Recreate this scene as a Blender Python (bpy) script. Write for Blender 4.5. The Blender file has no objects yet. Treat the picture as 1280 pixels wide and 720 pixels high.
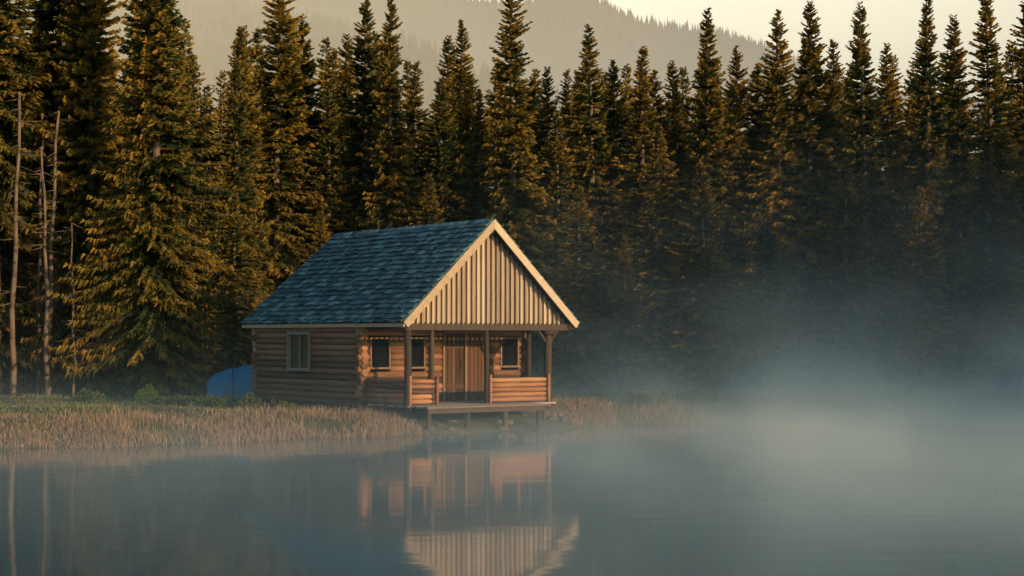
import bpy, math, random
import numpy as np
from mathutils import Vector, noise as mnoise
random.seed(7); rng=np.random.default_rng(7)
S=bpy.context.scene
S.view_settings.view_transform='Standard'; S.view_settings.look='None'; S.view_settings.exposure=0
COL=S.collection
def link(o,parent=None):
    COL.objects.link(o)
    if parent: o.parent=parent
    return o
def empty(name,loc=(0,0,0),rz=0):
    e=bpy.data.objects.new(name,None); e.location=loc; e.rotation_euler=(0,0,rz); e.empty_display_size=.3
    return link(e)
# ---------------- node helpers
def newmat(name):
    m=bpy.data.materials.new(name); m.use_nodes=True
    nt=m.node_tree; nt.nodes.clear()
    return m,nt,nt.nodes,nt.links
def N(nt,t,**kw):
    n=nt.nodes.new(t)
    for k,v in kw.items():
        if k.startswith('i_'): n.inputs[k[2:].replace('_',' ')].default_value=v
        else: setattr(n,k,v)
    return n
def mth(nt,op,a,b=None,c=None,clamp=False):
    n=nt.nodes.new('ShaderNodeMath'); n.operation=op; n.use_clamp=clamp
    for i,v in enumerate((a,b,c)):
        if v is None: continue
        if isinstance(v,(int,float)): n.inputs[i].default_value=v
        else: nt.links.new(v,n.inputs[i])
    return n.outputs[0]
def ramp(nt,fac,stops):
    r=nt.nodes.new('ShaderNodeValToRGB'); e=r.color_ramp.elements
    while len(e)<len(stops): e.new(.5)
    for k,(p,c) in zip(e,stops): k.position=p; k.color=(*c,1)
    nt.links.new(fac,r.inputs[0]); return r.outputs[0]
def surf(name,stops,scale=(1,1,1),nscale=4,detail=5,rough=.8,tint=0.5,bump=.3,bdist=.02,trans=0,spec=.3,objrand=0,transcol=None):
    m,nt,ns,ln=newmat(name)
    tc=N(nt,'ShaderNodeTexCoord'); mp=N(nt,'ShaderNodeMapping'); mp.inputs['Scale'].default_value=scale
    ln.new(tc.outputs['Object'],mp.inputs[0])
    no=N(nt,'ShaderNodeTexNoise',i_Scale=nscale,i_Detail=detail,i_Roughness=.6); ln.new(mp.outputs[0],no.inputs['Vector'])
    at=N(nt,'ShaderNodeAttribute'); at.attribute_name='tint'
    f=mth(nt,'ADD',mth(nt,'MULTIPLY',no.outputs[0],1-tint),mth(nt,'MULTIPLY',at.outputs['Fac'],tint))
    if objrand:
        oi=N(nt,'ShaderNodeObjectInfo')
        f=mth(nt,'ADD',f,mth(nt,'MULTIPLY',mth(nt,'SUBTRACT',oi.outputs['Random'],.5),objrand))
    c=ramp(nt,f,stops)
    if spec==0:
        b=N(nt,'ShaderNodeBsdfDiffuse'); ln.new(c,b.inputs['Color'])
    else:
        b=N(nt,'ShaderNodeBsdfPrincipled',i_Roughness=rough); b.inputs['Specular IOR Level'].default_value=spec
        ln.new(c,b.inputs['Base Color'])
    if bump:
        bp=N(nt,'ShaderNodeBump',i_Strength=bump,i_Distance=bdist); ln.new(no.outputs[0],bp.inputs['Height']); ln.new(bp.outputs[0],b.inputs['Normal'])
    out=N(nt,'ShaderNodeOutputMaterial')
    if trans:
        t=N(nt,'ShaderNodeBsdfTranslucent'); ln.new(c,t.inputs[0])
        mx=N(nt,'ShaderNodeMixShader'); mx.inputs[0].default_value=trans
        ln.new(b.outputs[0],mx.inputs[1]); ln.new(t.outputs[0],mx.inputs[2]); ln.new(mx.outputs[0],out.inputs[0])
    else: ln.new(b.outputs[0],out.inputs[0])
    return m
M={}
M['needles']=surf('spruce_needles',[(.15,(.007,.026,.019)),(.43,(.042,.060,.020)),(.76,(.30,.182,.034))],nscale=.6,detail=0,tint=.6,bump=0,trans=.2,spec=0,objrand=.16)  # ramp paints teal shade at its low end, golden sunlight towards the tips
M['bark']=surf('bark',[(.2,(.045,.032,.025)),(.8,(.22,.15,.10))],scale=(1,1,.25),nscale=9,tint=.2,bump=.6)
M['log']=surf('log_wood',[(.2,(.055,.028,.018)),(.45,(.19,.088,.047)),(.62,(.32,.158,.08)),(.85,(.45,.255,.14))],scale=(.7,.7,9),nscale=2.2,tint=.45,bump=.5,bdist=.012,rough=.75)
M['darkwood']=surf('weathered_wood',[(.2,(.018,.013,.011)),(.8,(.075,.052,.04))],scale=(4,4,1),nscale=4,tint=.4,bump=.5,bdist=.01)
M['clad']=surf('cladding_wood',[(.2,(.20,.14,.098)),(.5,(.36,.27,.195)),(.85,(.52,.41,.31))],scale=(6,6,.6),nscale=2.5,tint=.5,bump=.4,bdist=.008)
M['barge']=surf('barge_board_wood',[(.2,(.32,.225,.15)),(.8,(.54,.42,.30))],scale=(2,2,2),nscale=5,tint=.4,bump=.3,bdist=.005)
M['door']=surf('door_wood',[(.2,(.030,.016,.011)),(.8,(.12,.056,.032))],scale=(9,9,.7),nscale=2.5,tint=.5,bump=.4,bdist=.006)
M['shingle']=surf('roof_shingle',[(.15,(.014,.050,.062)),(.5,(.044,.112,.130)),(.85,(.16,.27,.28))],scale=(1,1,1),nscale=5,tint=.6,bump=.5,bdist=.01,rough=.65)
M['deck']=surf('deck_wood',[(.2,(.14,.11,.09)),(.8,(.42,.34,.27))],nscale=5,tint=.6,bump=.3)
M['stone']=surf('stone',[(.2,(.03,.027,.024)),(.8,(.12,.11,.10))],nscale=5,tint=.4,bump=.7,bdist=.03)
M['tarp']=surf('blue_tarp',[(.2,(.008,.12,.25)),(.8,(.03,.28,.48))],nscale=3,tint=.3,bump=.6,bdist=.03,rough=.45)
M['frame']=surf('window_frame_wood',[(.2,(.12,.07,.04)),(.8,(.26,.16,.10))],nscale=8,tint=.3,bump=.2)
M['pale']=surf('pale_painted_wood',[(.2,(.20,.15,.11)),(.8,(.36,.28,.21))],nscale=8,tint=.3,bump=.2)
M['reed']=surf('dry_reed',[(.1,(.10,.062,.042)),(.5,(.26,.175,.12)),(.9,(.44,.33,.24))],nscale=.5,tint=.6,bump=0,trans=.25,spec=0)
M['grass']=surf('grass_blade',[(.1,(.05,.065,.02)),(.5,(.14,.155,.045)),(.9,(.32,.26,.10))],nscale=.35,tint=.5,bump=0,trans=.25,spec=0)
M['shrub']=surf('shrub_leaf',[(.1,(.02,.04,.018)),(.9,(.10,.12,.04))],nscale=2,tint=.6,bump=0,trans=.25,spec=0)
M['yshrub']=surf('yellow_shrub_leaf',[(.1,(.16,.17,.02)),(.9,(.50,.48,.07))],nscale=2,tint=.6,bump=0,trans=.3,spec=0)
M['ground']=surf('meadow_soil',[(.3,(.035,.035,.02)),(.5,(.075,.075,.032)),(.7,(.16,.12,.07))],nscale=.5,detail=8,tint=0,bump=.5,bdist=.1,rough=.95,spec=.1)
M['hill']=surf('hill_forest_floor',[(.3,(.06,.055,.035)),(.7,(.16,.13,.085))],nscale=.012,detail=8,tint=0,bump=.6,bdist=8,rough=1,spec=0)
M['hilltree']=surf('hill_conifers',[(.2,(.04,.045,.028)),(.9,(.12,.10,.055))],nscale=.01,tint=.5,bump=0,rough=1,spec=0)
def glassmat(name,col,rough,spec):
    m,nt,ns,ln=newmat(name)
    b=N(nt,'ShaderNodeBsdfPrincipled',i_Roughness=rough); b.inputs['Specular IOR Level'].default_value=spec
    no=N(nt,'ShaderNodeTexNoise',i_Scale=3.0); c=ramp(nt,no.outputs[0],[(.3,tuple(x*.7 for x in col)),(.7,col)]); ln.new(c,b.inputs['Base Color'])
    o=N(nt,'ShaderNodeOutputMaterial'); ln.new(b.outputs[0],o.inputs[0]); return m
M['glass']=glassmat('window_glass',(.006,.007,.010),.04,.25)
M['curtain']=glassmat('curtained_glass',(.085,.075,.062),.1,.6)
# ---------------- mesh builder
class B:
    def __init__(s): s.v=[];s.f=[];s.t=[]
    def add(s,vs,fs,t=None):
        o=len(s.v); s.v+= [tuple(p) for p in vs]; t=random.random() if t is None else t
        for f in fs: s.f.append(tuple(i+o for i in f)); s.t.append(t)
    def box(s,a,b,t=None,j=0):
        (x0,y0,z0),(x1,y1,z1)=a,b
        vs=[(x,y,z) for x in(x0,x1) for y in(y0,y1) for z in(z0,z1)]
        if j: vs=[(x+random.uniform(-j,j),y+random.uniform(-j,j),z+random.uniform(-j,j)) for x,y,z in vs]
        s.add(vs,[(0,1,3,2),(4,6,7,5),(0,4,5,1),(2,3,7,6),(0,2,6,4),(1,5,7,3)],t)
    def cyl(s,p,q,r0,r1,n=10,t=None,wob=0):
        p=Vector(p);q=Vector(q);d=(q-p).normalized()
        u=d.orthogonal().normalized();w=d.cross(u)
        segs=max(1,int((q-p).length/.6)) if wob else 1
        vs=[]
        for k in range(segs+1):
            c=p.lerp(q,k/segs); r=r0+(r1-r0)*k/segs
            if wob: c=c+u*random.uniform(-wob,wob)+w*random.uniform(-wob,wob); r*=random.uniform(.95,1.05)
            vs+=[c+(u*math.cos(6.2832*i/n)+w*math.sin(6.2832*i/n))*r for i in range(n)]
        fs=[(k*n+i,k*n+(i+1)%n,(k+1)*n+(i+1)%n,(k+1)*n+i) for k in range(segs) for i in range(n)]
        fs+=[tuple(range(n-1,-1,-1)),tuple(range(segs*n,segs*n+n))]
        s.add(vs,fs,t)
    def obj(s,name,mat,parent=None,smooth=False,bevel=0):
        me=bpy.data.meshes.new(name); me.from_pydata(s.v,[],s.f); me.validate()
        if len(me.polygons)==len(s.t):
            a=me.attributes.new('tint','FLOAT','FACE'); a.data.foreach_set('value',s.t)
        me.materials.append(mat); 
        if smooth: me.polygons.foreach_set('use_smooth',[len(f)<=4 for f in s.f])
        o=bpy.data.objects.new(name,me); link(o,parent)
        if bevel:
            m=o.modifiers.new('b','BEVEL'); m.width=bevel; m.segments=2
        return o
def npmesh(name,verts,faces,tint,mats,matidx=None):
    me=bpy.data.meshes.new(name)
    me.from_pydata(verts.tolist() if hasattr(verts,'tolist') else verts,[],faces.tolist() if hasattr(faces,'tolist') else faces)
    a=me.attributes.new('tint','FLOAT','FACE'); a.data.foreach_set('value',np.asarray(tint,dtype=np.float32))
    for m in mats: me.materials.append(m)
    if matidx is not None: me.polygons.foreach_set('material_index',matidx)
    me.update(); return me
# ---------------- terrain
SH=[(-400,10),(-60,24),(-30,31),(-18,35),(-12,38.0),(-6,41.4),(-3,43.6),(-1.6,45.0),(.2,46.3),(2,47.4),(6,50.5),(12,55),(17,57.0),(19,55),(21,50),(24,38),(28,27),(34,16),(60,4),(400,0)]
sx=[a for a,b in SH]; sy=[b for a,b in SH]
def shore(x): return np.interp(x,sx,sy)+.3*np.sin(x*.9)+.2*np.sin(x*2.3+1)
def gh(x,y):
    d=y-shore(x)
    t=np.clip((d+4)/4,0,1); low=-1.5+1.5*t*t*(3-2*t)
    u=np.clip(d/5,0,1); hi=.5*u*(2-u)
    z=np.where(d<0,low,hi)
    z=z+np.where(d>0,.06*np.sin(x*.7+y*.4)*np.clip(d/4,0,1)*np.cos(y*.55-x*.2),0)
    return z+np.clip((y-80)/400,0,1)*3*np.clip(d,0,1)
gx=np.concatenate([-np.geomspace(6000,45,22),np.linspace(-44,44,177),np.geomspace(45,6000,22)])
gy=np.concatenate([-np.geomspace(3000,10,14),np.linspace(0,28,29),np.linspace(28.5,70,120),np.geomspace(71,8000,40)])
X,Y=np.meshgrid(gx,gy); Z=gh(X,Y)
nx=len(gx); ny=len(gy)
V=np.stack([X.ravel(),Y.ravel(),Z.ravel()],1)
I=np.arange(nx*ny).reshape(ny,nx)
F=np.stack([I[:-1,:-1].ravel(),I[:-1,1:].ravel(),I[1:,1:].ravel(),I[1:,:-1].ravel()],1)
me=npmesh('ground',V,F,np.zeros(len(F)),[M['ground']]); me.polygons.foreach_set('use_smooth',[True]*len(F))
link(bpy.data.objects.new('ground',me))
# water
m,nt,ns,ln=newmat('lake_water')
tc=N(nt,'ShaderNodeTexCoord'); mp=N(nt,'ShaderNodeMapping'); mp.inputs['Scale'].default_value=(.35,1,1); ln.new(tc.outputs['Object'],mp.inputs[0])
n1=N(nt,'ShaderNodeTexNoise',i_Scale=1.3,i_Detail=3.0); ln.new(mp.outputs[0],n1.inputs['Vector'])
n2=N(nt,'ShaderNodeTexNoise',i_Scale=.12,i_Detail=2.0); ln.new(mp.outputs[0],n2.inputs['Vector'])
bp=N(nt,'ShaderNodeBump',i_Strength=.10,i_Distance=.05); ln.new(n1.outputs[0],bp.inputs['Height'])
b=N(nt,'ShaderNodeBsdfPrincipled',i_IOR=1.36); b.inputs['Base Color'].default_value=(.010,.045,.068,1)
rr=mth(nt,'MULTIPLY_ADD',n2.outputs[0],.09,.02); ln.new(rr,b.inputs['Roughness']); ln.new(bp.outputs[0],b.inputs['Normal'])
o=N(nt,'ShaderNodeOutputMaterial'); ln.new(b.outputs[0],o.inputs[0]); M['water']=m
w=B(); w.add([(-300,-300,0),(300,-300,0),(300,80,0),(-300,80,0)],[(0,1,2,3)]); w.obj('lake_water',m)
# ---------------- cabin
TH=math.radians(36); cab=empty('log_cabin',(-4.16,47.03,0),TH)
W=5.55; L=6.24; PD=2.4; OV=.15; ZE=2.95; ZR=5.77; CX=W/2; HW=CX+OV
P=math.atan2(ZR-ZE,HW)
sp=.17; z0=.62; nl=14
fo=[(.22,.86,1.66,2.52),(1.4,2.02,1.66,2.52),(2.62,4.2,.0,2.72),(4.68,5.32,1.66,2.52)]
so=[(2.8,4.15,1.55,2.68)]
def logs(bd,axis,fixed,l0,l1,zoff,ops):
    for i in range(nl):
        z=z0+zoff+sp*i; r=.094*random.uniform(.96,1.04); tt=random.random()
        cuts=[]
        for a,b_,za,zb in ops:
            if za-.02<z<zb+.02: cuts.append((a,b_))
        cuts.sort(); segs=[];c=l0-random.uniform(.10,.18)
        for a,b_ in cuts: segs.append((c,a)); c=b_
        segs.append((c,l1+random.uniform(.10,.18)))
        for a,b_ in segs:
            if axis=='x': bd.cyl((a,fixed,z),(b_,fixed,z),r,r*random.uniform(.95,1.03),12,tt+random.uniform(-.1,.1),wob=.006)
            else: bd.cyl((fixed,a,z),(fixed,b_,z),r,r*random.uniform(.95,1.03),12,tt+random.uniform(-.1,.1),wob=.006)
bd=B(); logs(bd,'x',0,0,W,0,fo); logs(bd,'x',L,0,W,0,[]); bd.obj('front_and_back_log_walls',M['log'],cab,smooth=True)
bd=B(); logs(bd,'y',0,0,L,sp/2,so); logs(bd,'y',W,0,L,sp/2,[]); bd.obj('side_log_walls',M['log'],cab,smooth=True)
bd=B(); bd.box((.12,.12,.45),(W-.12,L-.12,.68)); bd.obj('floor_slab',M['darkwood'],cab)
fr=B();gl=B();cu=B();fp=B()
def winx(x0,x1,za,zb):
    f=.035; y=-.10
    fr.box((x0-.01,y,za-.01),(x0+f,.08,zb)); fr.box((x1-f,y,za-.01),(x1+.01,.08,zb))
    fr.box((x0+f,y,zb-f),(x1-f,.08,zb+.01)); fr.box((x0+f,y-.02,za-.02),(x1-f,.08,za+f))
    gl.box((x0+f,.0,za+f),(x1-f,.03,zb-f))
for a in (fo[0],fo[1],fo[3]): winx(*a)
def winy(y0,y1,za,zb):
    f=.075;x=-.12
    fp.box((x,y0-.01,za-.01),(.08,y0+f,zb)); fp.box((x,y1-f,za-.01),(.08,y1+.01,zb))
    fp.box((x,y0+f,zb-f),(.08,y1-f,zb+.01)); fp.box((x-.02,y0+f,za-.02),(.08,y1-f,za+f))
    fp.box((-.07,(y0+y1)/2-.025,za+f),(-.02,(y0+y1)/2+.025,zb-f))
    cu.box((-.01,y0+f,za+f),(.02,y1-f,zb-f))
winy(*so[0])
fr.obj('window_frames',M['frame'],cab,bevel=.004); gl.obj('window_glass',M['glass'],cab); cu.obj('curtained_window',M['curtain'],cab); fp.obj('side_window_frame',M['pale'],cab,bevel=.004)
d=B(); x=2.70
d.box((2.62,-.12,.7),(2.70,.08,2.72)); d.box((4.12,-.12,.7),(4.2,.08,2.72)); d.box((2.70,-.12,2.64),(4.12,.08,2.72)); d.box((3.40,-.10,.7),(3.47,.06,2.64))
d.obj('door_frame',M['frame'],cab,bevel=.004)
d=B()
while x<3.38: d.box((x+.004,-.045,.72),(min(x+.13,3.40)-.004,.0,2.64)); x+=.135
x=3.48
while x<4.1: d.box((x+.004,-.04,.72),(min(x+.13,4.12)-.004,.02,2.64)); x+=.135
d.box((2.76,-.07,1.05),(3.36,-.046,1.17)); d.box((2.76,-.07,2.2),(3.36,-.046,2.32)); d.obj('plank_door',M['door'],cab,bevel=.004)
h=B(); h.cyl((3.28,-.10,1.65),(3.28,-.10,1.85),.012,.012,8); h.cyl((3.28,-.05,1.66),(3.28,-.10,1.66),.01,.01,6);h.cyl((3.28,-.05,1.84),(3.28,-.10,1.84),.01,.01,6); h.obj('door_handle',M['darkwood'],cab)
# roof
cp,spn=math.cos(P),math.sin(P); SL=HW/cp
YF=-PD
def yb(s): return 6.25+.75*s/SL
def slope(side,a,s,n):
    return (CX+side*(s*cp+n*spn), a, ZR-s*spn+n*cp)
rd=B()
for side in(-1,1):
    T=[slope(side,YF,0,0),slope(side,YF,SL,0),slope(side,yb(SL),SL,0),slope(side,yb(0),0,0)]
    U=[slope(side,YF,0,-.09),slope(side,YF,SL-.08,-.09),slope(side,yb(SL),SL-.08,-.09),slope(side,yb(0),0,-.09)]
    for k in (0,3): U[k]=(CX,U[k][1],ZR-.09/cp)
    rd.add(T+U,[(0,1,2,3),(7,6,5,4),(0,4,5,1),(1,5,6,2),(2,6,7,3)],.5)
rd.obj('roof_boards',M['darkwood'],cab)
sh=B(); ex=.205
for side in(-1,1):
    s=0.0
    while s<SL+.02:
        s1=min(s+ex*1.45,SL+.05); a=YF-.02-random.uniform(0,.2); end=yb(s)+.02
        rowt=random.uniform(-.08,.08)
        while a<end:
            wd=random.uniform(.16,.34); a1=min(a+wd,end); aa=max(a,YF-.03)
            if a1-aa>.03:
                q=random.uniform(-.025,.032); n1_=.06+random.uniform(0,.04)
                vs=[slope(side,aa+.006,s,.004),slope(side,a1-.006,s,.004),slope(side,a1-.006,s1+q,n1_-.03),slope(side,aa+.006,s1+q,n1_-.03),
                    slope(side,aa+.006,s,.018),slope(side,a1-.006,s,.018),slope(side,a1-.006,s1+q,n1_),slope(side,aa+.006,s1+q,n1_)]
                sh.add(vs,[(0,1,2,3),(7,6,5,4),(0,4,5,1),(1,5,6,2),(2,6,7,3),(3,7,4,0)],min(1,max(0,random.gauss(.5,.3)+rowt)))
            a+=wd
        s+=ex
a=YF-.02
while a<yb(0):
    a1=min(a+.4,yb(0)+.02)
    for side in(-1,1):
        vs=[slope(side,a,-.0,.05),slope(side,a1,0,.04),slope(side,a1,.16,.05),slope(side,a,.16,.06)]
        vs+=[(p[0],p[1],p[2]+.02) for p in vs]
        sh.add(vs,[(0,1,2,3),(7,6,5,4),(0,4,5,1),(1,5,6,2),(2,6,7,3),(3,7,4,0)])
    a+=.4
sh.obj('roof_shingles',M['shingle'],cab)
bb=B()
for side in(-1,1):
    for (y0,y1,n0,n1_) in((YF-.06,YF-.032,-.18,.02),):
        e0=slope(side,0,SL+.04,n0); e1=slope(side,0,SL+.04,n1_)
        t1=(CX,0,ZR+n1_/cp); t0=(CX,0,ZR+n0/cp)
        vs=[(p[0],y,p[2]) for y in(y0,y1) for p in(t0,t1,e1,e0)]
        bb.add(vs,[(0,3,2,1),(4,5,6,7),(0,1,5,4),(1,2,6,5),(2,3,7,6),(3,0,4,7)])
bb.box((-OV-.02,YF-.01,ZE-.14),(-OV+.02,6.98,ZE-.04))
bb.box((W+OV-.02,YF-.01,ZE-.14),(W+OV+.02,6.98,ZE-.04))
bb.obj('barge_boards',M['barge'],cab,bevel=.005)
gc=B(); yg=YF+.34; zb=2.93
def topz(x): return ZR-.13/cp-abs(x-CX)*math.tan(P)
def vboard(x0,x1,y0,y1,zb,t=None,drop=0):
    a=topz(x0);b_=topz(x1)
    if min(a,b_)<zb: 
        a=max(a,zb+.01); b_=max(b_,zb+.01)
    vs=[(x0,y0,zb-drop),(x1,y0,zb-drop),(x1,y0,b_),(x0,y0,a),(x0,y1,zb-drop),(x1,y1,zb-drop),(x1,y1,b_),(x0,y1,a)]
    gc.add(vs,[(0,1,2,3),(7,6,5,4),(0,4,5,1),(1,5,6,2),(2,6,7,3),(3,7,4,0)],t)
x=.04
while x<W-.05:
    x1=x+.105
    if x<CX<x1: vboard(x+.002,CX,yg,yg+.025,zb,random.random()*.5); vboard(CX+.001,x1-.002,yg,yg+.025,zb,.3)
    else: vboard(x+.002,x1-.002,yg,yg+.025,zb,random.random()*.6)
    x=x1
x=.10
while x<W-.08:
    vboard(x,x+.065,yg-.07,yg-.003,zb,drop=.03+random.uniform(0,.02)); x+=.165
gc.obj('gable_cladding',M['clad'],cab)
gc=B()
for (ya,yb_) in ((-.03,.03),(L-.03,L+.03)):
    x=.0
    while x<W-.02: vboard(x,x+.185 if x+.185<W else W,ya,yb_,2.9); x+=.185
gc.obj('inner_gables',M['darkwood'],cab)
pb=B(); py=-2.2
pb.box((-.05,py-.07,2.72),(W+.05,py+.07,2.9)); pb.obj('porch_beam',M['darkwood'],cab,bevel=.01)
rb=B()
for xx in(.0,W): rb.cyl((xx,-2.35,2.84),(xx,-.25,2.84),.09,.09,12)
rb.cyl((CX,YF+.02,ZR-.26),(CX,.0,ZR-.26),.09,.09,12)
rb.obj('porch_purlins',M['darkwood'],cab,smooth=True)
pp=B()
for xx,r in((.1,.10),(.87,.065),(2.67,.07),(4.8,.11)):
    pp.cyl((xx,py,.25 if xx<.5 else .72),(xx,py,2.72),r*1.05,r*.95,12,wob=.006)
pp.cyl((4.8,py,2.3),(5.15,py,2.74),.045,.045,8); pp.cyl((4.8,py,2.3),(4.45,py,2.74),.045,.045,8)
pp.box((4.63,py-.13,2.60),(4.97,py+.13,2.72))
pp.cyl((W-.02,-.3,.6),(W-.02,-.3,2.8),.08,.075,12)
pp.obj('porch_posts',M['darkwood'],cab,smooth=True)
rl=B()
for (xa,xb) in((.12,.98),(2.75,4.76)):
    for i in range(5):
        rl.cyl((xa+random.uniform(-.05,.02),py,.80+i*.135),(xb+random.uniform(-.02,.06),py,.80+i*.135),.068,.064,10,wob=.004)
    rl.cyl((xa,py-.09,.55),(xa,py-.09,1.5),.045,.045,8); rl.cyl((xb,py-.09,.55),(xb,py-.09,1.5),.05,.05,8)
for i in range(5): rl.cyl((.1,-.15,.80+i*.135),(.1,-2.15,.80+i*.135),.068,.064,10,wob=.004)
rl.obj('porch_log_railing',M['log'],cab,smooth=True)
dk=B(); yy=-3.25
while yy<-.13:
    x0,x1=(.0,4.95) if yy>-2.42 else (.05,4.0)
    dk.box((x0+random.uniform(-.02,.02),yy,.655),(x1+random.uniform(-.03,.03),yy+.135,.7)); yy+=.145
dk.obj('porch_deck',M['deck'],cab)
dj=B()
dj.box((.08,-3.22,.52),(3.95,-3.14,.65)); dj.box((0.02,-2.3,.50),(4.9,-2.2,.65)); dj.box((4.80,-2.2,.5),(4.9,-.1,.65))
for xx,y_ in((.2,-3.05),(1.45,-3.05),(2.7,-3.05),(3.85,-3.05),(4.75,-2.1),(4.75,-.9),(2.3,-1.5),(.15,-1.2)): dj.cyl((xx,y_,-.8),(xx,y_,.52),.09,.08,10,wob=.01)
dj.obj('deck_supports',M['darkwood'],cab)
bn=B(); bn.box((.35,-.75,1.12),(1.9,-.4,1.17)); 
for xx in(.4,1.8): bn.box((xx,-.7,.7),(xx+.06,-.45,1.12))
bn.obj('porch_bench',M['darkwood'],cab)
def blob(bd,c,r,sq=.7,seed=0):
    import bmesh
    bm=bmesh.new(); bmesh.ops.create_icosphere(bm,subdivisions=2,radius=1)
    vs=[]
    for v in bm.verts:
        n=v.co.normalized(); k=1+.35*mnoise.noise(n*1.3+Vector((seed*7.1,seed*3.3,0)))
        vs.append((c[0]+n.x*r*k,c[1]+n.y*r*k*.9,c[2]+n.z*r*k*sq))
    bd.add(vs,[tuple(v.index for v in f.verts) for f in bm.faces]); bm.free()
fs=B()
for i in range(34):
    t=i/33
    blob(fs,(-.02+random.uniform(-.06,.06),t*L,.42+random.uniform(-.05,.03)),random.uniform(.13,.24),.75,i)
for i in range(26): blob(fs,(i/25*W,-.05+random.uniform(-.05,.05),.42),random.uniform(.12,.2),.75,i+50)
for i in range(16): blob(fs,(.1+random.uniform(-.1,.1),-i/15*2.3,.3+random.uniform(-.1,.1)),random.uniform(.12,.24),.75,i+80)
fs.obj('foundation_stones',M['stone'],cab,smooth=True)
rk=B()
for i in range(26):
    x_=random.uniform(-4.5,2.6); y_=float(shore(x_))+random.uniform(.1,1.8); r=random.uniform(.06,.2)
    blob(rk,(x_,y_,float(gh(x_,y_))+r*.1),r,.6,i+99)
rk.obj('shore_rocks',M['stone'],None,smooth=True)
tb=B(); n=26; seg=14; vs=[];fs_=[]
def sgp(v,p): return math.copysign(abs(v)**p,v)
for i in range(n+1):
    t=i/n; xx=-1.75+3.5*t; e=min(1,math.sin(math.pi*min(1,max(0,.04+t*.92)))**.3)
    for j in range(seg+1):
        a=math.pi*j/seg; rad=.60*e*(1+.03*math.sin(t*44+a*3)+.05*mnoise.noise(Vector((t*6,a*2,0))))
        vs.append((xx+.03*math.sin(a*5+t*9),sgp(math.cos(a),.9)*rad*1.25,math.sin(a)**.75*rad*1.85))
for i in range(n):
    for j in range(seg): k=i*(seg+1)+j; fs_.append((k,k+seg+1,k+seg+2,k+1))
fs_.append(tuple(range(seg+1))); fs_.append(tuple(range(n*(seg+1)+seg,n*(seg+1)-1,-1)))
tb.add(vs,fs_,.5); 
tp=empty('tarp_covered_boat',(-8.3,56.0,.50),.12); tb.obj('tarp',M['tarp'],tp,smooth=True)
rp=B()
for xx in(-.9,0,.9):
    pts=[(xx,sgp(math.cos(math.pi*j/12),.9)*.79,max(.0,math.sin(math.pi*j/12)**.75*1.13)) for j in range(13)]
    for p,q in zip(pts,pts[1:]): rp.cyl(p,q,.015,.015,6)
rp.obj('tie_ropes',M['darkwood'],tp)
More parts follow.
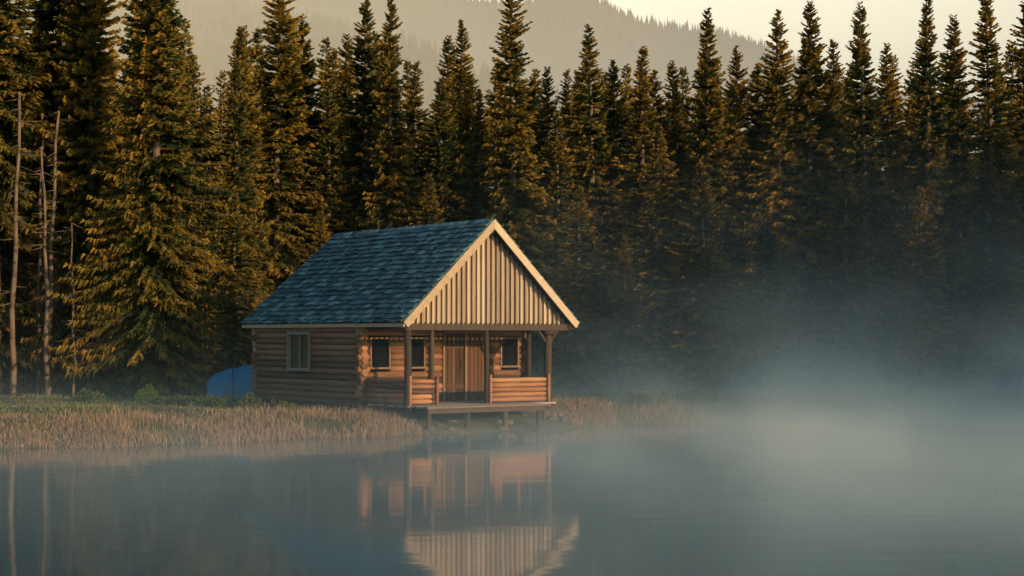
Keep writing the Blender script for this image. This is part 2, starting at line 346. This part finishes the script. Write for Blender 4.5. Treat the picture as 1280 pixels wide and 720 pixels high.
# ---------------- spruce
def spruce(name,seed,H=16,R=1.8,cb=1.0,dens=1.0,lod=0):
    r=random.Random(seed); V=[];F=[];T=[];MI=[]
    n=8; K=14
    for k in range(K+1):
        t=k/K; rad=.20*(1-t)**.8+.012
        cx=.05*math.sin(t*5+seed); cy=.05*math.cos(t*4+seed)
        for i in range(n): V.append((cx+math.cos(6.2832*i/n)*rad,cy+math.sin(6.2832*i/n)*rad,t*H-(.6 if k==0 else 0)))
    for k in range(K):
        for i in range(n): F.append((k*n+i,k*n+(i+1)%n,(k+1)*n+(i+1)%n,(k+1)*n+i)); T.append(.5); MI.append(1)
    h=cb; lob=[r.uniform(0,6.28) for _ in range(4)]
    while h<H-.1:
        t=(h-cb)/(H-cb)
        nb=r.choice((4,5,6)) if t>.85 else r.choice((6,7,8))
        nb=int(nb*dens)
        tuft=.82+.3*r.random()
        for b_ in range(nb):
            az=r.random()*6.2832
            lf=1+.2*math.sin(az*2+lob[0]+h*.5)+.16*math.sin(az+lob[1]-h*.9)
            Lb=(R*((1-t)**.80)*min(1,.72+t*3.5)*r.uniform(.55,1.18)*lf*tuft)+.08
            el=math.radians(-18+52*t**1.6+r.uniform(-10,8)); dr=.32*(1-t)+.05
            hb=h+r.uniform(-.12,.12)
            ca,sa=math.cos(az),math.sin(az)
            def pt(s):
                rr=Lb*s; z=hb+Lb*(math.tan(el)*s-dr*s*s*.9+.28*s**4*(1-t*.5))
                return Vector((ca*rr,sa*rr,min(z,H+.05)))
            p0,p1,p2=pt(0),pt(.5),pt(1); o=len(V); wv=Vector((-sa,ca,0))*.018+Vector((0,0,.01))
            V.extend([tuple(p0-wv),tuple(p0+wv),tuple(p1+wv),tuple(p1-wv),tuple(p2)])
            F.append((o,o+1,o+2,o+3)); F.append((o+3,o+2,o+4)); T+= [.3,.3]; MI+= [1,1]
            nt_=int((Lb*13+6)*(.55 if lod else 1))
            bt=r.uniform(-.16,.16)
            for k in range(nt_):
                s=.10+.90*(k+r.random())/nt_
                p=pt(s); side=-1 if k%2 else 1
                if k==nt_-1: side=0
                a2=az+side*math.radians(r.uniform(25,70))
                l=(.14+.32*(1-s)**.7*min(1,Lb/1.2)+.08*r.random())*(.6+.4*min(1,Lb))*(1.15 if lod else 1)
                dz=r.uniform(-.75,.12)*(1-t*.9)+.35*t
                d=Vector((math.cos(a2),math.sin(a2),dz)).normalized()
                wd=r.uniform(.032,.072)*(.6+.4*min(1,Lb))*(1.9 if lod else 1)
                for q in ((k%2,) if lod else (0,1)):
                    if q==0: sd=Vector((-math.sin(a2),math.cos(a2),r.uniform(-.5,.5))).normalized()
                    else: sd=Vector((r.uniform(-.4,.4),r.uniform(-.4,.4),1)).normalized()
                    st=p-d*.03; o=len(V); mid=st+d*l*r.uniform(.35,.55); e=st+d*l+Vector((0,0,-.04*(1-t)))
                    if q==1: e=e+Vector((0,0,-.14*(1-t))); 
                    V.extend([tuple(st),tuple(mid+sd*wd),tuple(e),tuple(mid-sd*wd)])
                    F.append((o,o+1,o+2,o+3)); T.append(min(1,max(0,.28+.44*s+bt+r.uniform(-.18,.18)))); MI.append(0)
        h+=r.uniform(.14,.21)*(1 if t<.8 else .65)*(1.15 if lod else 1)
    return npmesh(name,V,F,T,[M['needles'],M['bark']],MI)
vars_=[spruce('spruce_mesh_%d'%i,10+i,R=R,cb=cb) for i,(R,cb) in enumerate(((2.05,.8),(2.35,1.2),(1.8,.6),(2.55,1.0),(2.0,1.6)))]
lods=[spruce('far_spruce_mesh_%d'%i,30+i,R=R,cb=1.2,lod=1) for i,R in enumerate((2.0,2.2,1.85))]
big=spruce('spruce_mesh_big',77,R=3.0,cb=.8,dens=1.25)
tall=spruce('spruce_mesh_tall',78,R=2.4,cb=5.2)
def tree(me,x,y,h,ws=1,parent=None,name='spruce_tree'):
    o=bpy.data.objects.new(name,me); o.location=(x,y,float(gh(np.array(x),np.array(y)))-.05)
    s=h/16; o.scale=(s*ws,s*ws,s); o.rotation_euler=(random.uniform(-.02,.02),random.uniform(-.02,.02),random.uniform(0,6.28))
    link(o,parent); return o
front=[(-11.2,68,14.6),(-10.2,72,18.1),(-9.3,76,16.5),(-8.5,80,15.7),(-7.4,77,15.8),(-6.4,74,17.0),(-5.3,72,16.6),(-4.4,78,14.8),(-3.6,85,17.2),(-2.25,82,17.4),(-1.3,70,12.3),(.26,68,16.9),(1.5,74,13.8),(2.5,78,14.5),(3.5,72,15.4),(4.7,76,14.6),(5.4,72,14.5),(5.9,68,10.7),(6.8,79,14.5),(7.9,80,15.2),(8.4,72,16.2),(9.4,79,15),(10.4,78,15.5),(10.7,74,14),(11.4,72,16),(12.8,72,16.5),(13.8,80,16),(14.9,78,15.8),(14.9,71,16.2),(16.5,74,15),(17.2,70,16.5),(18.6,77,15.8),(19.9,76,16.5),(20,70,16.8),(21.9,73,16.6)]
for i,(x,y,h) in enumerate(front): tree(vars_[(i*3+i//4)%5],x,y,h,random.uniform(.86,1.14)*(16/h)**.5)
for (x,y,h) in((-7.5,66,7),(-3.2,66,8.5),(2.6,67,8),(4.4,66,6),(7.6,67,9),(9.8,66,7.5),(13.2,67,9),(16.2,66.5,8),(18.6,66,9.5),(-.6,66,6.5)): tree(vars_[random.randrange(5)],x,y,h,1.4)
# second row that closes the gaps between the leading trees
for (x,y,h) in((-10.4,79,15),(-7.9,73,13),(-6.0,79,14.8),(-3.1,76,13.6),(-1.9,77,14.2),(-.7,79,14.6),(.9,79,14.2),(1.9,70,11.5),(3.1,80,14.6),(5.9,80,13.6),(7.2,74,13.0),(9.3,73,12.8),(12.2,78,14.6),(13.9,75,13.8),(16.0,79,14.5),(17.9,74,13.6),(19.0,72,13)): tree(vars_[random.randrange(5)],x,y,h,1.12)
tree(big,-11.9,57,17.2,.88); tree(big,-14.9,60,18.0,.75)
tree(tall,-16.3,61,19.5,.95); tree(tall,-18.2,59.5,18.5,1); tree(vars_[3],-13.4,64,18.5,1); tree(vars_[1],-10.3,63,12.5,.9)
tree(vars_[2],-9.6,58.6,7.0,1.35); tree(vars_[0],-17.3,66,18,1.1); tree(vars_[3],-20.5,64,18,1)
fo_=empty('forest')
def ok(x,y,pts,d):
    return all((x-a)**2+(y-b)**2>d*d for a,b in pts)
pts=[]
for _ in range(2500):
    x=random.uniform(-46,46); y=random.uniform(84,106)
    if abs(x)>y*.34+4: continue
    if ok(x,y,pts,2.6):
        pts.append((x,y)); tree(lods[random.randrange(3)],x,y,random.uniform(14,17)*(1+.14*(y-83)/40)*(1.1 if x<-6 else 1),random.uniform(.95,1.15),fo_,'forest_spruce')
    if len(pts)>100: break
pl=[]
for _ in range(400):
    x=random.uniform(-30,-19); y=random.uniform(58,84)
    if ok(x,y,pl,2.8): pl.append((x,y)); tree(lods[random.randrange(3)],x,y,random.uniform(14,19),1.1,fo_,'forest_spruce')
    if len(pl)>22: break
for x in np.arange(-17,23,2.4):
    tree(lods[random.randrange(3)],float(x)+random.uniform(-.5,.5),random.uniform(79,82),random.uniform(11,14.5),1.15,fo_,'forest_spruce')
# unseen trees added on the right bank to shade the forest's lower half
pr=[]
for _ in range(2500):
    x=random.uniform(24,40); y=random.uniform(30,78)
    if x<y*.303+4.5 or y<float(shore(x))+1.5: continue
    if ok(x,y,pr,2.9): pr.append((x,y)); tree(lods[random.randrange(3)],x,y,random.uniform(12.5,15.5) if y>42 else random.uniform(11,15),1.15,fo_,'forest_spruce')
    if len(pr)>66: break
for _ in range(7):  # a few more unseen trees, added for patchy shade on the left group
    x=random.uniform(39,48); y=random.uniform(22,32)
    tree(lods[random.randrange(3)],x,y,random.uniform(11,14),1.2,fo_,'forest_spruce')
def bare(x,y,h,r0,seed):
    r=random.Random(seed); t=B(); 
    lean=r.uniform(-.3,.3); K=10
    P=[Vector((lean*(k/K)**2+.04*math.sin(k*1.7+seed),.05*math.cos(k+seed),h*k/K)) for k in range(K+1)]
    for k in range(K): t.cyl(P[k],P[k+1],r0*(1-.6*k/K),r0*(1-.6*(k+1)/K),8,.6)
    for _ in range(34):
        z=r.uniform(.3,1)*h; a=r.uniform(0,6.28); l=r.uniform(.2,.8); k=min(K-1,int(z/h*K)); p=P[k].lerp(P[k+1],z/h*K-k)
        q=p+Vector((math.cos(a)*l,math.sin(a)*l,-l*r.uniform(.0,.5))); t.cyl(p,q,.018,.005,5,.5)
    o=t.obj('bare_tree',M['bark'],None,smooth=True); o.location=(x,y,.35)
for i,(x,y,h,r) in enumerate(((-16.9,57.3,10.5,.11),(-15.65,57,8.6,.09),(-15.95,58.3,10,.10),(-17.7,57.2,11,.10),(-14.6,56.5,6,.05),(-16.5,59.0,10,.08))): bare(x,y,h,r,i)
# ---------------- grasses
def blades(name,n,area,hr,wr,mat,lean=.35):
    p=area(n); n=len(p)
    z=gh(p[:,0],p[:,1]); hh=rng.uniform(hr[0],hr[1],n)*rng.uniform(.6,1,n); ww=rng.uniform(wr[0],wr[1],n)
    hh=hh*(.75+.35*np.sin(p[:,0]*1.3+p[:,1]*.7)*np.sin(p[:,0]*.37+2))
    a=rng.uniform(0,2*np.pi,n); la=rng.uniform(0,2*np.pi,n); ll=rng.uniform(.05,lean,n)*hh
    base=np.stack([p[:,0],p[:,1],z-.03],1); side=np.stack([np.cos(a)*ww,np.sin(a)*ww,0*a],1)
    ld=np.stack([np.cos(la)*ll,np.sin(la)*ll,0*a],1); up=np.stack([0*a,0*a,hh],1)
    v=np.stack([base-side,base+side,base+ld*.35+up*.6+side*.7,base+ld*.35+up*.6-side*.7,base+ld+up],1).reshape(-1,3)
    i=np.arange(n)*5
    q=np.stack([i,i+1,i+2,i+3],1).tolist(); t=np.stack([i+3,i+2,i+4],1).tolist()
    tt=rng.uniform(0,1,n); me=npmesh(name,v,q+t,np.concatenate([tt*.8,tt*.8+.2]),[mat]); link(bpy.data.objects.new(name,me))
def loc(x,y):
    dx=x+4.16; dy=y-47.03; return dx*math.cos(TH)+dy*math.sin(TH), -dx*math.sin(TH)+dy*math.cos(TH)
def incab(x,y,mar=.15):
    u,v=loc(x,y)
    return ((u>-mar)&(u<W+mar)&(v>-.2)&(v<L+mar))|((u>-.1)&(u<5.0)&(v>-3.6)&(v<=0))
def clump(p,s=.8,th=.0,o=0):
    k=np.sin(p[:,0]*s*1.7+o)+np.sin(p[:,1]*s*2.1+1.3*o)+np.sin((p[:,0]+p[:,1])*s*1.1)+rng.normal(0,.8,len(p))
    return k>th
def reeds(n):
    x=rng.uniform(-20,12,n); x=np.where(rng.random(n)<.7,rng.uniform(-19,3,n),x)
    d=rng.gamma(1.6,1.2,n)-.3; y=shore(x)+d
    p=np.stack([x,y],1); k=(~incab(x,y))&(d<7)&(rng.random(n)>(x-4)/11); p=p[k]; return p[clump(p,1.0,-.9)]
blades('reed_grass',60000,reeds,(.12,.42),(.006,.012),M['reed'],.6)
def mead(n):
    x=rng.uniform(-22,23,n); y=shore(x)+rng.uniform(1.2,24,n); p=np.stack([x,y],1); k=(~incab(x,y))&(y<72); p=p[k]; return p
blades('meadow_grass',60000,mead,(.06,.20),(.012,.022),M['grass'],.7)
def shrub(name,x,y,r,h,mat,n,seed):
    g=np.random.default_rng(seed); 
    d=g.normal(0,1,(n,3)); d/=np.linalg.norm(d,axis=1)[:,None]; d[:,2]=np.abs(d[:,2]); rad=g.uniform(.35,1,n)**.5*(1+.25*np.sin(d[:,0]*5+seed)*np.cos(d[:,1]*4))
    c=d*rad[:,None]*np.array([r,r,h]); 
    u=g.normal(0,1,(n,3)); u/=np.linalg.norm(u,axis=1)[:,None]; w=np.cross(u,g.normal(0,1,(n,3))); w/=np.linalg.norm(w,axis=1)[:,None]
    l=g.uniform(.03,.07,n)[:,None]; v=np.stack([c-u*l,c+w*l*.5,c+u*l,c-w*l*.5],1).reshape(-1,3)
    i=np.arange(n)*4; F=np.stack([i,i+1,i+2,i+3],1).tolist(); T=(g.uniform(0,.5,n)+.5*rad.clip(0,1)).tolist(); MI=[0]*n; V=v.tolist()
    for k in range(14):
        a=g.uniform(0,6.28); q=np.array([math.cos(a)*r*.7,math.sin(a)*r*.7,h*g.uniform(.5,.95)]); o=len(V); V+=[(-.012,0,-.1),(.012,0,-.1),(0,.012,-.1),tuple(q)]
        F+=[[o,o+1,o+3],[o+1,o+2,o+3],[o+2,o,o+3]]; T+=[.4]*3; MI+=[1]*3
    me=npmesh(name,V,F,T,[mat,M['bark']],MI); ob=bpy.data.objects.new(name,me); ob.location=(x,y,float(gh(np.array(x),np.array(y)))); link(ob)
shrub('yellow_shrub',-11.6,54,.38,.42,M['yshrub'],900,1)
for i,(x,y,r,h) in enumerate(((-9.3,50.5,.7,.3),(-8.5,49.8,.55,.35),(-10.2,51.5,.6,.25),(-7.6,49.2,.4,.4),(-13.5,54,.5,.35),(-6.4,47.0,.4,.3),(4.2,52,.7,.4),(6,54.5,.8,.45),(-17,52,.6,.4),(-12.9,56.5,.9,.8),(-11.2,57.5,.8,.9))): shrub('shrub',x,y,r,h,M['shrub'],1500,i+5)
# ---------------- hills
def ridge(name,D,prof,depth,seed,ntrees,th):
    xs=[a for a,b in prof]; hs=[b for a,b in prof]
    gx=np.linspace(xs[0],xs[-1],220); ts=np.linspace(0,1,26)
    def hf(x,t):
        h=np.interp(x,xs,hs); 
        n=np.array([mnoise.fractal(Vector((a*.004,b*1.6+seed,seed)),.9,2.1,6) for a,b in zip(np.ravel(x),np.ravel(t))]).reshape(np.shape(x))
        prof_=np.where(t<.75,np.sin(np.clip(t/.75,0,1)*np.pi/2)**1.2,1-.6*((t-.75)/.25)**2)
        return h*prof_*(1+0*n)+n*D*.012*np.clip(t*3,0,1)*np.clip(t*2,0,1)*(.35+.65*(np.abs(t-.75)>.1))-2
    X,T_=np.meshgrid(gx,ts); Z=hf(X,T_); Yw=D-depth*.75+depth*T_
    V=np.stack([X.ravel(),Yw.ravel(),Z.ravel()],1); nx=len(gx);I=np.arange(nx*len(ts)).reshape(len(ts),nx)
    F=np.stack([I[:-1,:-1].ravel(),I[:-1,1:].ravel(),I[1:,1:].ravel(),I[1:,:-1].ravel()],1)
    me=npmesh(name,V,F,np.zeros(len(F)),[M['hill']]); me.polygons.foreach_set('use_smooth',[True]*len(F)); link(bpy.data.objects.new(name,me))
    n=ntrees; x=rng.uniform(xs[0]*.6,xs[-1]*.6,n); t=np.where(rng.random(n)<.4,rng.uniform(.68,.82,n),rng.uniform(.3,.8,n)); z=hf(x,t); y=D-depth*.75+depth*t
    keep=np.sin(x*.02)+np.sin(y*.013+x*.007)+rng.normal(0,.8,n)>-.5; x,y,z=x[keep],y[keep],z[keep]; n=len(x)
    h=rng.uniform(.5,1.1,n)*th; r=h*.2; a0=rng.uniform(0,6,n)
    vs=[np.stack([x+np.cos(a0+k*2*np.pi/5)*r,y+np.sin(a0+k*2*np.pi/5)*r,z-2],1) for k in range(5)]+[np.stack([x,y,z+h],1)]
    v=np.stack(vs,1).reshape(-1,3); i=np.arange(n)*6
    F=np.concatenate([np.stack([i+k,i+(k+1)%5,i+5],1) for k in range(5)]); T=np.tile(rng.uniform(0,1,n),5)
    link(bpy.data.objects.new('distant_conifers',npmesh('distant_conifers',v,F,T,[M['hilltree']])))
ridge('far_hill',2500,[(-1600,620),(-520,550),(-225,527),(-118,505),(-47,489),(12,482),(59,494),(83,496),(118,482),(177,459),(225,448),(284,439),(355,420),(425,392),(544,345),(780,309),(1600,200)],1300,3.1,9000,16)
ridge('hill',1200,[(-900,300),(-400,250),(-193,232),(-119,215),(-68,200),(-11,176),(68,150),(147,130),(261,110),(500,80),(900,50)],600,8.7,7000,13)
# ---------------- mist volume
def vol(name,a,b_,build,step=1.0):
    bd=B(); bd.box(a,b_); m,nt,ns,ln=newmat(name)
    build(nt); 
    try: m.cycles.volume_step_rate=step
    except Exception as e: print(e)
    return bd.obj(name,m)
def mist(nt):
    ln=nt.links; tc=N(nt,'ShaderNodeTexCoord'); sx_=N(nt,'ShaderNodeSeparateXYZ'); ln.new(tc.outputs['Object'],sx_.inputs[0])
    x,y,z=sx_.outputs
    mp=N(nt,'ShaderNodeMapping'); mp.inputs['Scale'].default_value=(.22,.09,.32); ln.new(tc.outputs['Object'],mp.inputs[0])
    no=N(nt,'ShaderNodeTexNoise',i_Scale=1.0,i_Detail=2.0,i_Roughness=.6); ln.new(mp.outputs[0],no.inputs['Vector'])
    nn=mth(nt,'MULTIPLY',mth(nt,'SUBTRACT',no.outputs[0],.38),4.0,clamp=True)
    right=N(nt,'ShaderNodeMapRange',interpolation_type='SMOOTHSTEP'); right.inputs['From Min'].default_value=-5; right.inputs['From Max'].default_value=11
    right.inputs['To Min'].default_value=.04; ln.new(x,right.inputs['Value'])
    far=N(nt,'ShaderNodeMapRange',interpolation_type='SMOOTHSTEP'); far.inputs['From Min'].default_value=22; far.inputs['From Max'].default_value=42; far.inputs['To Min'].default_value=.1; ln.new(y,far.inputs['Value'])
    low=mth(nt,'MULTIPLY',mth(nt,'EXPONENT',mth(nt,'DIVIDE',z,-.45)),mth(nt,'MULTIPLY_ADD',right.outputs[0],.115,.036))
    up=mth(nt,'MULTIPLY',mth(nt,'EXPONENT',mth(nt,'DIVIDE',z,-2.0)),.062)
    up=mth(nt,'MULTIPLY',mth(nt,'MULTIPLY',up,right.outputs[0]),mth(nt,'MULTIPLY',far.outputs[0],nn))
    low=mth(nt,'MULTIPLY',low,mth(nt,'MULTIPLY_ADD',nn,.6,.4))
    dn=mth(nt,'ADD',low,up)
    v=N(nt,'ShaderNodeVolumeScatter'); v.inputs['Color'].default_value=(.50,.78,1,1)
    ln.new(dn,v.inputs['Density']); o=N(nt,'ShaderNodeOutputMaterial'); ln.new(v.outputs[0],o.inputs['Volume'])
vol('lake_mist',(-22,12,.01),(23,66,7),mist,2.6)
def haze(nt):
    v=N(nt,'ShaderNodeVolumeScatter'); v.inputs['Color'].default_value=(1,.92,.74,1); v.inputs['Density'].default_value=.0014; v.inputs['Anisotropy'].default_value=-.4
    o=N(nt,'ShaderNodeOutputMaterial'); nt.links.new(v.outputs[0],o.inputs['Volume'])
vol('valley_haze',(-2200,150,-1),(2200,2900,260),haze)
# ---------------- light
EL=math.radians(11.5); AZ=math.radians(131)
ts=Vector((math.sin(AZ)*math.cos(EL),math.cos(AZ)*math.cos(EL),math.sin(EL)))
sd=bpy.data.lights.new('sun','SUN'); sd.energy=5.0; sd.angle=math.radians(.6); sd.color=(1,.66,.34)
so_=bpy.data.objects.new('sun',sd); so_.rotation_euler=ts.to_track_quat('Z','Y').to_euler(); so_.location=(30,-10,40); link(so_)
wd=bpy.data.worlds.new('World'); S.world=wd; wd.use_nodes=True; nt=wd.node_tree; nt.nodes.clear()
sk=N(nt,'ShaderNodeTexSky'); sk.sky_type='NISHITA'; sk.sun_disc=False; sk.sun_elevation=EL; sk.sun_rotation=AZ; sk.dust_density=2.0; sk.air_density=1.2
# dawn glow: the sky band low over the far hills is brighter and warmer than the clear-air model
tc=N(nt,'ShaderNodeTexCoord'); sp_=N(nt,'ShaderNodeSeparateXYZ'); nt.links.new(tc.outputs['Generated'],sp_.inputs[0])
gz=N(nt,'ShaderNodeMapRange',interpolation_type='SMOOTHSTEP'); gz.inputs['From Min'].default_value=.45; gz.inputs['From Max'].default_value=.14; nt.links.new(sp_.outputs[2],gz.inputs['Value'])
ga=N(nt,'ShaderNodeMapRange',interpolation_type='SMOOTHSTEP'); ga.inputs['From Min'].default_value=0; ga.inputs['From Max'].default_value=.95
dt=mth(nt,'ADD',mth(nt,'MULTIPLY',sp_.outputs[0],.45),mth(nt,'MULTIPLY',sp_.outputs[1],.89)); nt.links.new(dt,ga.inputs['Value'])
g=mth(nt,'MULTIPLY',gz.outputs[0],ga.outputs[0])
mx=N(nt,'ShaderNodeMix',data_type='RGBA',blend_type='MIX'); mx.inputs['A'].default_value=(.66,1.0,1.22,1); mx.inputs['B'].default_value=(10.2,6.5,3.7,1); nt.links.new(g,mx.inputs['Factor'])
ml=N(nt,'ShaderNodeMix',data_type='RGBA',blend_type='MULTIPLY'); ml.inputs['Factor'].default_value=1; nt.links.new(sk.outputs[0],ml.inputs['A']); nt.links.new(mx.outputs['Result'],ml.inputs['B'])
bg=N(nt,'ShaderNodeBackground',i_Strength=.15); nt.links.new(ml.outputs['Result'],bg.inputs[0]); o=N(nt,'ShaderNodeOutputWorld'); nt.links.new(bg.outputs[0],o.inputs[0])
# ---------------- camera
cd=bpy.data.cameras.new('camera'); cd.lens=59.5; cd.clip_end=20000; cd.clip_start=.1
co=bpy.data.objects.new('camera',cd); co.location=(0,0,2.57); co.rotation_euler=(math.radians(91.62),0,0); link(co); S.camera=co
